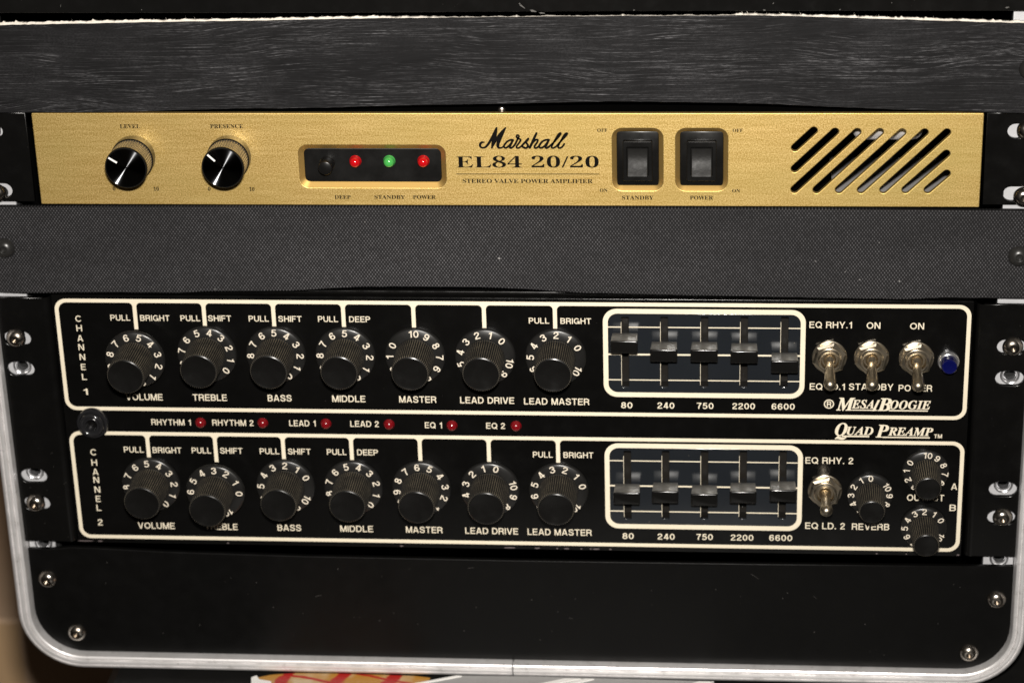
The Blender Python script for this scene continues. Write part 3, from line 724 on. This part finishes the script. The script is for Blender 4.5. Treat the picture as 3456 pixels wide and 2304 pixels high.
# folded ears
def pre_ear(sgn):
    xo, xi = (-240.4, -218.0) if sgn < 0 else (239.6, 219.0)
    xl, xr_ = min(xo, xi), max(xo, xi)
    xs = 232.7*sgn
    sl = [(xs-2.2-(sgn > 0)*1.2, xs+2.2+(sgn < 0)*1.2, zc, 3.75) for zc in (-67.8, -83.6, -140.6, -155.4)]
    e = plate('mounting_ear', pre, [[(xl, -176.4), (xr_, -176.4), (xr_, -47.0), (xl, -47.0)]]+[capsule(a, zc, c2, zc, r) for a, c2, zc, r in sl], -2.6, -.4, .3, 'ear_black')
    b = bmesh.new(); rows = []               # the bent flange that runs back beside the panel
    for i in range(7):
        t = i/6*PI/2; xx = xi - sgn*(math.sin(t)*3.2); d_ = -.4-(1-math.cos(t))*3.2
        rows.append((xx, d_))
    rows = [(xi+sgn*.3, -.4)]+rows+[(xi-sgn*3.2, -60)]
    V = [[b.verts.new((xx, -d_, zz)) for zz in (-176.4, -47.0)] for xx, d_ in rows]
    for A, Bq in zip(V, V[1:]): b.faces.new((A[0], A[1], Bq[1], Bq[0]))
    link('ear_bend', mesh_from(b, 'ear_black', True), e)
    for Z in (-67.7, -155.3): screw(pre, xs, Z, -.4, None, random.uniform(0, 6))
pre_ear(-1); pre_ear(1)

# printed frames and dividers
FX0, FX1 = -212.26, 213.31
CH = [(-104.73, -47.11), (-173.86, -115.89)]
KX = [-174.0+32.92*i for i in range(7)]
KZ = [-74.45, -143.5]
LWD = 1.85
for (z0, z1), kz in zip(CH, KZ):
    b = bmesh.new()
    ring_sheet(b, rrect(FX0, FX1, z0, z1, 5.6), rrect(FX0+LWD, FX1-LWD, z0+LWD, z1-LWD, 4.0), .05)
    link('printed_frame', mesh_from(b, 'cream'), pre)
    for X in KX:
        b = bmesh.new(); hw = LWD/2; zt = z1-LWD+.05
        poly_sheet(b, [(X-hw, kz+12), (X+hw, kz+12), (X+hw, zt), (X-hw, zt)], .056)
        for sg in (-1, 1):
            pts = [(X+sg*hw, zt)]+[(X+sg*(hw+2.1-2.1*math.cos(i/6*PI/2)), zt-2.1+2.1*math.sin(i/6*PI/2)) for i in range(7)]
            poly_sheet(b, pts, .056)
        link('divider_line', mesh_from(b, 'cream'), pre)

# knobs
SPAN = 30.0
def knob_set(R, G0, G1, H, num_r, num_h):
    skirt = mesh_from(lathe([(R-.5, .25), (R, .4), (R, 1.0), (R-.35, 1.75), (R-1.0, 2.15), (G0+.3, 2.6), (G0, 2.6)], 72), 'skirt_black', True, .7)
    nr = 54 if R > 12 else 40
    grip = mesh_from(lathe([(G0-.2, 2.5), (G0, 2.9), (G0*.3+G1*.7, H-5), (G1+.05, H-.9), (G1-.3, H-.35), (G1-.75, H-.35)], nr*4, amp=.75 if R > 12 else .6, ribbed=(1, 2, 3), groove=True), ['grip', 'grip_groove_shade'])
    cap = mesh_from(lathe([(G1-.6, H-.5), (G1-.55, H-.1), (G1-.95, H+.1), (G1-1.4, H-.05), (0, H-.05)], 56), 'cap_black', True, .6)
    ms = []
    for nn in range(11):
        s = str(nn); _, a, e, c2, f = glyphs(s, SANS, .145); lo, hi = cap_h(SANS, .145)
        wd = (e-a)*num_h/(hi-lo)*1.08
        me = word_mesh(s, SANS, -wd/2, wd/2, num_r-num_h/2, num_h, 2.62, 'number', .145)
        # sit on the sloped skirt: small tilt is below print thickness
        me.transform(Matrix.Rotation(math.radians(-SPAN*nn), 4, 'Y'))
        ms.append(me)
    bm = bmesh.new()
    for me in ms: bm.from_mesh(me)
    me = bpy.data.meshes.new('m'); bm.to_mesh(me); bm.free(); me.materials.append(M['number'])
    return skirt, grip, cap, me
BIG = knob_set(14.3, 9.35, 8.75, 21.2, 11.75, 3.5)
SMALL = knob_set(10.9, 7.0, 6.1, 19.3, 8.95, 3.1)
def knob(X, Z, v, st, out=0.0, label=None):
    o = link('dial_knob', st[0], pre, (X, -out, Z), label); o.rotation_euler.y = math.radians(SPAN*v)
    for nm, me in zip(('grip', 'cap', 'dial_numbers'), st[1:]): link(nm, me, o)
    if out: link('shaft', mesh_from(lathe([(3, -6), (3, 1)], 16), 'nickel', True), o)
LAB = ['VOLUME', 'TREBLE', 'BASS', 'MIDDLE', 'MASTER', 'LEAD DRIVE', 'LEAD MASTER']
for row, vals in enumerate(((5.5, 4.37, 5.0, 5.07, 10.0, 1.45, 2.08), (4.85, 3.05, 2.1, 4.55, 5.75, .55, 2.55))):
    for i, v in enumerate(vals):
        out = 6.5 if (row, i) in ((0, 0), (1, 1)) else 0.0
        knob(KX[i], KZ[row], v, BIG, out, 'dial knob above the word %s in the %s channel' % (LAB[i], ('upper', 'lower')[row]))
knob(170.4, -143.4, 0.0, SMALL, 0, 'small dial knob above the word REVERB')
knob(195.7, -131.0, 10.15, SMALL, 0, 'small dial knob by the letter A')
knob(196.0, -160.5, 2.0, SMALL, 0, 'small dial knob by the letter B, overlapping the frame')

# slider windows
SLX = [[(2000+312/2.851, 1104), (2000+690/2.851, 1104), (2000+1077/2.851, 1104), (2000+1460/2.851, 1104), (2000+1850/2.851, 1104)],
       [(2000+335/2.851, 1556), (2000+703/2.851, 1556), (2000+1078/2.851, 1556), (2000+1450/2.851, 1556), (2000+1832/2.851, 1556)]]
SLZ = [[950+y_/2.851 for y_ in (575, 658, 660, 672, 765)], [1400+y_/2.851 for y_ in (750, 737, 763, 740, 725)]]
SLT = [(340, 1018, 950), (345, 1000, 1400)]
LNS = [[(440, 7), (703, 13), (948, 7)], [(445, 7), (686, 12), (930, 8)]]
cap_me = None
def slider_cap():
    b = bmesh.new()
    wx, hz, D = 6.2, 3.05, 11.0
    ringz = []
    for (ww, hh, dd) in [(wx-.5, hz-.35, .8), (wx-.35, hz-.15, 1.2)]+[(wx-.55+.55*math.cos(q*PI/10), hz-.55+.55*math.cos(q*PI/10), D-.55+.55*math.sin(q*PI/10)) for q in range(6)]:
        ringz.append([b.verts.new((x_, -dd, z_)) for x_, z_ in rrect(-ww, ww, -hh, hh, .5, 3)])
    for A, Bq in zip(ringz, ringz[1:]):
        for i in range(len(A)):
            j = (i+1) % len(A); b.faces.new((A[i], A[j], Bq[j], Bq[i]))
    b.faces.new(ringz[-1]); b.faces.new(ringz[0][::-1])
    b.normal_update()
    for f in b.faces:                        # dusty upper side, flash light on it put into a paler colour
        c0 = f.calc_center_median()
        if c0.z > 2.7 and -c0.y < D-.6: f.material_index = 1
    return mesh_from(b, ['slider_black', 'slider_lit_dust'], True, .5)
k = NT('slider_lit_dust'); n = k.noise(k.co(), 320, 4); n2 = k.noise(k.co(), 110, 2)
k.set(Base_Color=k.mix(k.math('MULTIPLY', k.ramp(n, (.3, .3), (.7, 1.0)), k.ramp(n2, (.3, .4), (.7, 1.0))), (.03, .029, .028), (.22, .21, .19)), Roughness=.35); M['slider_lit_dust'] = k.m
cap_me = slider_cap()
stem_me = mesh_from(box_bm(-.9, .9, -2.2, 2.2, -5, 1.5), 'plastic_black')
k = NT('slot_grime'); n = k.noise(k.co(), 240, 3); k.set(Base_Color=k.mix(n, (.0015, .0013, .0011), (.010, .0075, .005)), Roughness=.5, Specular_IOR_Level=.3); M['grime'] = k.m
for row in (0, 1):
    a, c2, e, f = WIN[row]
    bm = bmesh.new()
    ring_sheet(bm, rrect(a, c2, e, f, 6.4), rrect(a+WT, c2-WT, e+WT+.15, f-WT-.15, 4.4), .07)
    link('printed_frame', mesh_from(bm, 'cream'), pre, label='thick cream frame around the %s slider window' % ('upper', 'lower')[row])
    t0, t1, oy = SLT[row]; sls = []
    for px, py in SLX[row]:
        X = on(px, py)[0]; zt = on(px, oy+t0/2.851)[1]; zb_ = on(px, oy+t1/2.851)[1]
        sls.append((X, zb_, zt))
    g = .04
    plate('slider_plate', pre, [rrect(a+WT+g, c2-WT-g, e+WT+.15+g, f-WT-.15-g, 4.4)]+[rrect(X-1.72, X+1.72, z0, z1, .25, 2) for X, z0, z1 in sls], -1.6, -.04, .08, 'slate')
    for X, z0, z1 in sls:
        tr = bmesh.new()
        box_bm(X-2.4, X+2.4, z0-.5, z1+.5, -9, -8, bm=tr)
        for q in (-1, 1): box_bm(X+q*2.5-.4, X+q*2.5+.4, z0-.5, z1+.5, -7.95, -1.65, bm=tr)
        box_bm(X-2.0, X+2.0, z0-1.4, z0-.6, -7.95, -1.65, bm=tr); box_bm(X-2.0, X+2.0, z1+.6, z1+1.4, -7.95, -1.65, bm=tr)
        link('slider_track', mesh_from(tr, 'grime'), pre)
        # cream strip: light on the slot's left edge put into colour
        bm = bmesh.new(); poly_sheet(bm, [(X-1.9, z0+1.2), (X-1.72, z0+1.2), (X-1.72, z1-2.6), (X-1.9, z1-2.6)], -.02)
        link('lit_slot_edge', mesh_from(bm, 'cream'), pre)
    for y_, th in LNS[row]:
        zc = on((SLX[row][0][0]+SLX[row][-1][0])/2, oy+(y_+4)/2.851)[1]; hh = th/2.851/6.7/2+.07
        xs = [a+WT-.02]+[q for X, _, _ in sls for q in (X-1.75, X+1.75)]+[c2-WT+.02]
        bm = bmesh.new()
        for q in range(0, len(xs), 2): poly_sheet(bm, [(xs[q], zc-hh), (xs[q+1], zc-hh), (xs[q+1], zc+hh), (xs[q], zc+hh)], .0)
        link('printed_line', mesh_from(bm, 'cream'), pre)
    for (px, py), yt, (X, _, _), nm in zip(SLX[row], SLZ[row], sls, ('80', '240', '750', '2200', '6600')):
        Z = on(px, yt, 11)[1]-3.0
        o = link('slider', cap_me, pre, (X, 0, Z), 'fader cap above the figure %s in the %s window' % (nm, ('upper', 'lower')[row]))
        link('stem', stem_me, o)

# toggle switches
nut_me = None
def nut():
    b = lathe([(8.0, .1), (8.0, .7), (7.7, .9), (5, .9)], 40)
    lathe([(7.9, .95), (8.1, 1.2), (8.1, 2.6), (6.95, 3.3), (5.2, 3.3)], 6, bm=b, phase=PI/6*.55)
    return mesh_from(b, 'nickel', True, .35)
nut_me = nut()
bush_me = mesh_from(lathe([(5.4, 3.2), (5.4, 3.5), (5.15, 3.6), (5.4, 3.9), (5.15, 4.2), (5.4, 4.5), (5.15, 4.8), (5.2, 5.2), (4.8, 5.6), (4.2, 5.5), (3.9, 4.6), (3.6, 3.4), (0, 3.2)], 36), 'nickel', True, .7)
def lever_mesh():
    p = [(2.2, -3), (2.75, -1.8), (3.0, -.4), (2.7, 1.2), (2.0, 2.4), (1.85, 3.2), (2.0, 5), (2.5, 10), (2.85, 15), (2.9, 16.2), (2.75, 17.2), (2.3, 18.1), (1.6, 18.75), (.8, 19.05), (0, 19.1)]
    return mesh_from(lathe(p, 32), 'nickel', True)
lev_me = lever_mesh()
def toggle(px, py, ang, tilt_x, label, rot):
    X, Z = on(px, py, 2.2)
    o = link('toggle_switch', nut_me, pre, (X, 0, Z), label)
    link('bushing', bush_me, o)
    l = link('lever', lev_me, o, (0, -4.0, 0)); l.rotation_euler = (math.radians(ang), 0, math.radians(tilt_x))
    o.rotation_euler.y = 0
toggle(2700+285/2.851, 950+741/2.851, 18, -1, 'toggle switch between EQ RHY.1 and EQ LD.1', .1)
toggle(2700+690/2.851, 950+743/2.851, 18, -2, 'toggle switch above the word STANDBY', .3)
toggle(2700+1122/2.851, 950+752/2.851, 18, -1, 'toggle switch above the word POWER', .5)
toggle(2700+242/2.851, 1400+742/2.851, 1, 0, 'toggle switch pointing straight out between EQ RHY. 2 and EQ LD. 2', .2)

# pilot lamp, socket, indicator lights
X, Z = on(2700+1430/2.851, 950+775/2.851, 2)
o = link('pilot_lamp', mesh_from(lathe([(4.9, .1), (5.0, .8), (4.9, 1.8), (4.4, 2.6), (3.8, 2.8), (3.6, 2.4)], 40), 'chrome', True, .8), pre, (X, 0, Z), 'blue lamp in a clear ring')
link('lens', mesh_from(lathe([(3.6, 1), (3.65, 6.6), (3.5, 7.6), (3.1, 8.0), (2.4, 7.9), (0, 7.7)], 36), 'blue_lens', True, .7), o)
X, Z = on(310, 1432, 3)
o = link('jack_socket', mesh_from(lathe([(7.6, .1), (7.75, .5), (7.75, 2.2), (7.2, 2.9), (6.3, 3.0), (6.2, 2.8)], 40), 'jack_plastic', True, .7), pre, (X, 0, Z))
link('barrel', mesh_from(lathe([(6.1, 2.7), (6.0, 4.2), (5.5, 5.0), (4.7, 5.1), (4.0, 4.6), (3.6, 4.1), (3.3, 4.3), (2.9, 4.2), (2.75, 3.6), (2.75, -8), (0, -8)], 40), 'jack_plastic', True, .9), o)
led_me = mesh_from(lathe([(2.6, .05), (2.6, .4), (2.42, .5), (2.35, 1.0), (2.0, 1.8), (1.4, 2.35), (.7, 2.62), (0, 2.7)], 32), 'dark_red_led', True)
for (px, py), s in zip(((675.2, 1428.8), (885.2, 1429.8), (1098.8, 1432.3), (1312, 1434.7), (1524.5, 1438.6), (1741, 1440)), ('RHYTHM 1', 'RHYTHM 2', 'LEAD 1', 'LEAD 2', 'EQ 1', 'EQ 2')):
    X, Z = on(px, py, 1.2); link('indicator_light', led_me, pre, (X, 0, Z), 'dark red indicator light right of '+s)

# print on the preamplifier
for s, a, e, yb, h in (
    ('PULL', 373.6, 440.2, 1081.5, 19.5), ('BRIGHT', 474, 573, 1082.6, 19.5), ('PULL', 610, 676, 1083.3, 19.5), ('SHIFT', 703, 780.7, 1083.6, 19.5), ('PULL', 840, 907.6, 1084.7, 19.5), ('SHIFT', 940, 1018.5, 1085.4, 19.5),
    ('PULL', 1074, 1141, 1086, 19.5), ('DEEP', 1179, 1249.6, 1086.8, 19.5), ('PULL', 1785, 1853.5, 1091.7, 19.5), ('BRIGHT', 1891.7, 1995, 1092.8, 19.5),
    ('VOLUME', 426, 550, 1349.9, 21.7), ('TREBLE', 651.7, 766.6, 1351.6, 21.7), ('BASS', 904.5, 984.8, 1353.4, 21.7), ('MIDDLE', 1122, 1233.8, 1355.8, 21.7), ('MASTER', 1348, 1473, 1358, 21.7), ('LEAD DRIVE', 1553.6, 1735.7, 1361, 21.7), ('LEAD MASTER', 1769, 1989, 1365, 21.7),
    ('RHYTHM 1', 512, 644.7, 1434, 20), ('RHYTHM 2', 717.3, 856, 1435.8, 20), ('LEAD 1', 977, 1065.8, 1437.5, 20), ('LEAD 2', 1183, 1278.7, 1439.6, 20), ('EQ 1', 1434.4, 1492, 1443.9, 20), ('EQ 2', 1641.3, 1704.5, 1446, 20),
    ('PULL', 419, 485.8, 1526, 19.5), ('BRIGHT', 516, 613, 1528, 19.5), ('PULL', 648, 713, 1529, 19.5), ('SHIFT', 743.8, 819, 1529.8, 19.5), ('PULL', 877.5, 943, 1531.5, 19.5), ('SHIFT', 972.5, 1049, 1532.6, 19.5), ('PULL', 1104, 1170, 1534, 19.5), ('DEEP', 1206, 1276, 1535.4, 19.5),
    ('PULL', 1798.8, 1865.5, 1543, 19.5), ('BRIGHT', 1902, 2002.6, 1544.5, 19.5),
    ('VOLUME', 467, 591, 1783, 21), ('TREBLE', 693, 802.8, 1786.5, 21), ('BASS', 937.5, 1016.7, 1790, 21), ('MIDDLE', 1149, 1259.5, 1793.5, 21), ('MASTER', 1370.7, 1494, 1797, 21), ('LEAD DRIVE', 1570.8, 1749, 1801, 21), ('LEAD MASTER', 1781, 1997, 1805, 21),
    ('80', 2096.5, 2134.7, 1376.9, 20.5), ('240', 2218.9, 2276, 1378, 20.5), ('750', 2351.8, 2408, 1379, 20.5), ('2200', 2471.8, 2548, 1380, 20.5), ('6600', 2604, 2682, 1381.4, 20.5),
    ('80', 2101, 2139, 1817.4, 20), ('240', 2219.6, 2277, 1819.5, 20), ('750', 2350, 2405.8, 1820.6, 20), ('2200', 2466.5, 2542.6, 1822.7, 20), ('6600', 2596, 2673.5, 1823.7, 20),
    ('EQ RHY.1', 2731.6, 2875, 1106.8, 21.7), ('ON', 2924.5, 2971, 1109, 21.7), ('ON', 3071, 3118.5, 1111, 21.7), ('EQ LD.1', 2732.6, 2851, 1314.8, 21.7), ('STANDBY', 2864.9, 3014.6, 1315.8, 21.7), ('POWER', 3032.5, 3145.5, 1320, 21.7),
    ('EQ RHY. 2', 2718, 2879, 1564, 21.5), ('EQ LD. 2', 2717.5, 2851, 1784, 21.5), ('REVERB', 2874.7, 3001, 1787, 21.5), ('A', 3209.6, 3230, 1651.8, 21.5), ('B', 3204, 3226, 1723, 21.5), ('OUTPUT', 3060.6, 3186, 1689.4, 21.5)):
    word(s, a, e, yb, h, pre, SANS, 'cream', .06, .155)
for s, pts in (('CHANNEL1', ((264.8, 1075), (268.3, 1107), (271.8, 1141), (275.3, 1171), (279.2, 1204), (282.4, 1237.6), (285.9, 1271), (290.4, 1321))),
               ('CHANNEL2', ((315.7, 1525), (319.2, 1559.6), (323.4, 1591), (326, 1618), (329.7, 1650.8), (332.5, 1682), (335, 1712), (339.5, 1761)))):
    for ch, (px, py) in zip(s, pts):
        hw = 9.5 if ch in 'CHAN' else (8 if ch in 'EL2' else 7)
        word(ch, px-hw, px+hw, py+10.5, 21, pre, SANS, 'cream', .06, .155, label='letter of the vertical word CHANNEL' if ch.isalpha() else 'channel number '+ch)
# italic small-capital logos
for s, a, e, yb, h in (('M', 2821.8, 2885, 1384.6, 43), ('ESA', 2874, 2949.4, 1377.5, 28.5), ('/', 2944, 2969, 1386, 36), ('B', 2961, 3009, 1386, 43), ('OOGIE', 3002.5, 3140.5, 1380, 28.5),
                       ('Q', 2817.6, 2860, 1470, 43), ('UAD', 2858, 2947.3, 1467, 27.5), ('P', 2955, 2999.5, 1475.6, 43), ('REAMP', 2997, 3149, 1469.8, 27.5)):
    word(s, a, e, yb, h, pre, SERIFI, 'cream', .062, .012, name='logo_letter', label='italic serif logo lettering')
b = bmesh.new()
for a, e, y0, y1 in ((2876, 2959, 1381, 1385.4), (3000, 3131.5, 1382.5, 1388), (2842, 2933.5, 1468.5, 1474.5), (2978, 3138, 1472.5, 1478.5)):
    (xa, za), (xb, zb_) = on(a, y0), on(e, y1); poly_sheet(b, [(xa, zb_), (xb, zb_), (xb, za), (xa, za)], .066)
link('logo_underline', mesh_from(b, 'cream'), pre)
word('TM', 3152, 3179, 1477.7, 13, pre, SANS, 'cream', .06, .19, label='small trade mark letters')
X, Z = on(2797.8, 1362.5); b = bmesh.new()
ring_sheet(b, circle(X, Z, 2.35, 28), circle(X, Z, 1.85, 28), .06); link('logo_ring', mesh_from(b, 'cream'), pre)
word('R', 2790.5, 2805.5, 1372, 18.5, pre, SANS, 'cream', .06, .19, label='small letter R inside a ring')
# chipped paint along the lower edge
b = bmesh.new()
for px, wd in ((290, 60), (340, 20), (770, 9), (1355, 14), (1720, 50), (1812, 20), (1880, 7), (1912, 22), (1962, 8), (1993, 8), (2012, 26), (2060, 10), (2960, 8), (3235, 12), (3060, 5)):
    X, _ = on(px, 1835); L = wd/7/2; pts = []
    for i in range(8):
        t = 2*PI*i/8; pts.append((X+L*math.cos(t)*random.uniform(.7, 1.1), -175.5+.36*math.sin(t)*random.uniform(.6, 1.1)))
    poly_sheet(b, pts, .03)
k = NT('bare_metal'); k.set(Base_Color=(.22, .18, .18), Metallic=.5, Roughness=.4); M['bare'] = k.m
o = link('paint_chip', mesh_from(b, 'bare'), pre); o['kind'] = 'stuff'

# ------------------------------------------------------------------ blank panel
bp = thing('blank_panel', 'plain black blank panel fixed by four screws at the bottom of the rack', 'blank panel')
zt = [(-239.4, -180.6), (-228, -180.5), (-218, -179.3), (-205, -179.6), (-170, -181.0), (-100, -182.2), (0, -182.6), (120, -182.3), (239.2, -181.4)]
bo = rrect(-239.6, 239.3, -238.1, -150, 24.2, 10)
bo = [p for p in bo if p[1] < -213]
bo = sorted([p for p in bo if p[0] > 0], key=lambda p: -p[1])+sorted([p for p in bo if p[0] < 0], key=lambda p: p[1])
plate('plate', bp, [zt+bo], -2.6, 0, .4, 'plate_black', res=5)
b = bmesh.new()                               # dust and faint scratches
for i in range(46):
    X, Z = random.uniform(-215, 225), random.uniform(-232, -186); q = random.uniform(.10, .26)
    poly_sheet(b, circle(X, Z, q, 6), .02)
for X, Z, L, a in ((117, -189, 4.5, -.6), (146, -200, 2.5, -.8), (58, -186, 2.2, 1.4), (-20, -187, 3.0, .1), (-96, -204, 3.5, .3), (28, -214, 2.0, -.4)):
    u, v = math.cos(a)*L/2, math.sin(a)*L/2; t = .09
    poly_sheet(b, [(X-u, Z-v-t), (X+u, Z+v-t*.4), (X+u, Z+v+t*.4), (X-u, Z-v+t)], .02)
k = NT('dust'); k.set(Base_Color=(.055, .050, .046), Roughness=.9); M['dust'] = k.m
o = link('dust_speck', mesh_from(b, 'dust'), bp); o['kind'] = 'stuff'
for px, py in ((158.8, 1957), (258, 2137), (3364, 2026), (3270.7, 2205.5)):
    X, Z = on(px, py, 1.2); screw(bp, X, Z, 0, None, random.uniform(0, 6))

# ------------------------------------------------------------------ things lying on the box below
def lying(px, py, zt): # photo pixel -> point (X, depth) on the horizontal plane at height zt
    u, v = (px-1728)/FPX, (py-1152)/FPX; r = RX*u+DN*v+FW; s = (zt-CAM[2])/r.z
    return CAM[0]+s*r.x, CAM[1]+s*r.y
pk = thing('snack_packet', 'red and yellow checked packet lying in front of the case', 'packet')
def slab(parent, name, pts, z0, z1, mat, bev=.3):
    b = bmesh.new()
    lo = [b.verts.new((x_, y_, z0)) for x_, y_ in pts]; hi = [b.verts.new((x_, y_, z1)) for x_, y_ in pts]
    b.faces.new(hi); b.faces.new(lo[::-1])
    for i in range(len(pts)): j = (i+1) % len(pts); b.faces.new((lo[i], lo[j], hi[j], hi[i]))
    return link(name, mesh_from(b, mat), parent)
ZC = -249.0
pp = [lying(*q, ZC+3) for q in ((852, 2288), (915, 2275), (1000, 2269), (1150, 2271), (1300, 2275), (1400, 2279), (1452, 2285), (1440, 2310), (1380, 2500), (860, 2500))]
slab(pk, 'wrapper', pp, ZC+.1, ZC+3, 'packet')
q0 = [lying(*q, ZC+4) for q in ((848, 2284), (866, 2277), (874, 2290), (915, 2297), (930, 2500), (848, 2500))]
slab(pk, 'torn_corner', q0, ZC+3.05, ZC+4, 'white')
gc = thing('grey_folder', 'flat grey folder with white edging lying in front of the case', 'folder')
gp = [lying(*q, ZC+6) for q in ((1555, 2278), (1800, 2281), (2395, 2297), (2420, 2600), (1150, 2600), (1400, 2304))]
slab(gc, 'cover', gp, ZC+.1, ZC+6, 'greycard')
for qs in (((1540, 2277), (1558, 2279), (1412, 2306), (1385, 2306)), ((1905, 2287), (1960, 2288), (1870, 2306), (1815, 2306)), ((1975, 2288), (2005, 2289), (1935, 2306), (1900, 2306)), ((2360, 2297), (2410, 2298), (2370, 2308), (2320, 2308))):
    slab(gc, 'white_strip', [lying(*q, ZC+6.5) for q in qs], ZC+6.02, ZC+6.5, 'white')
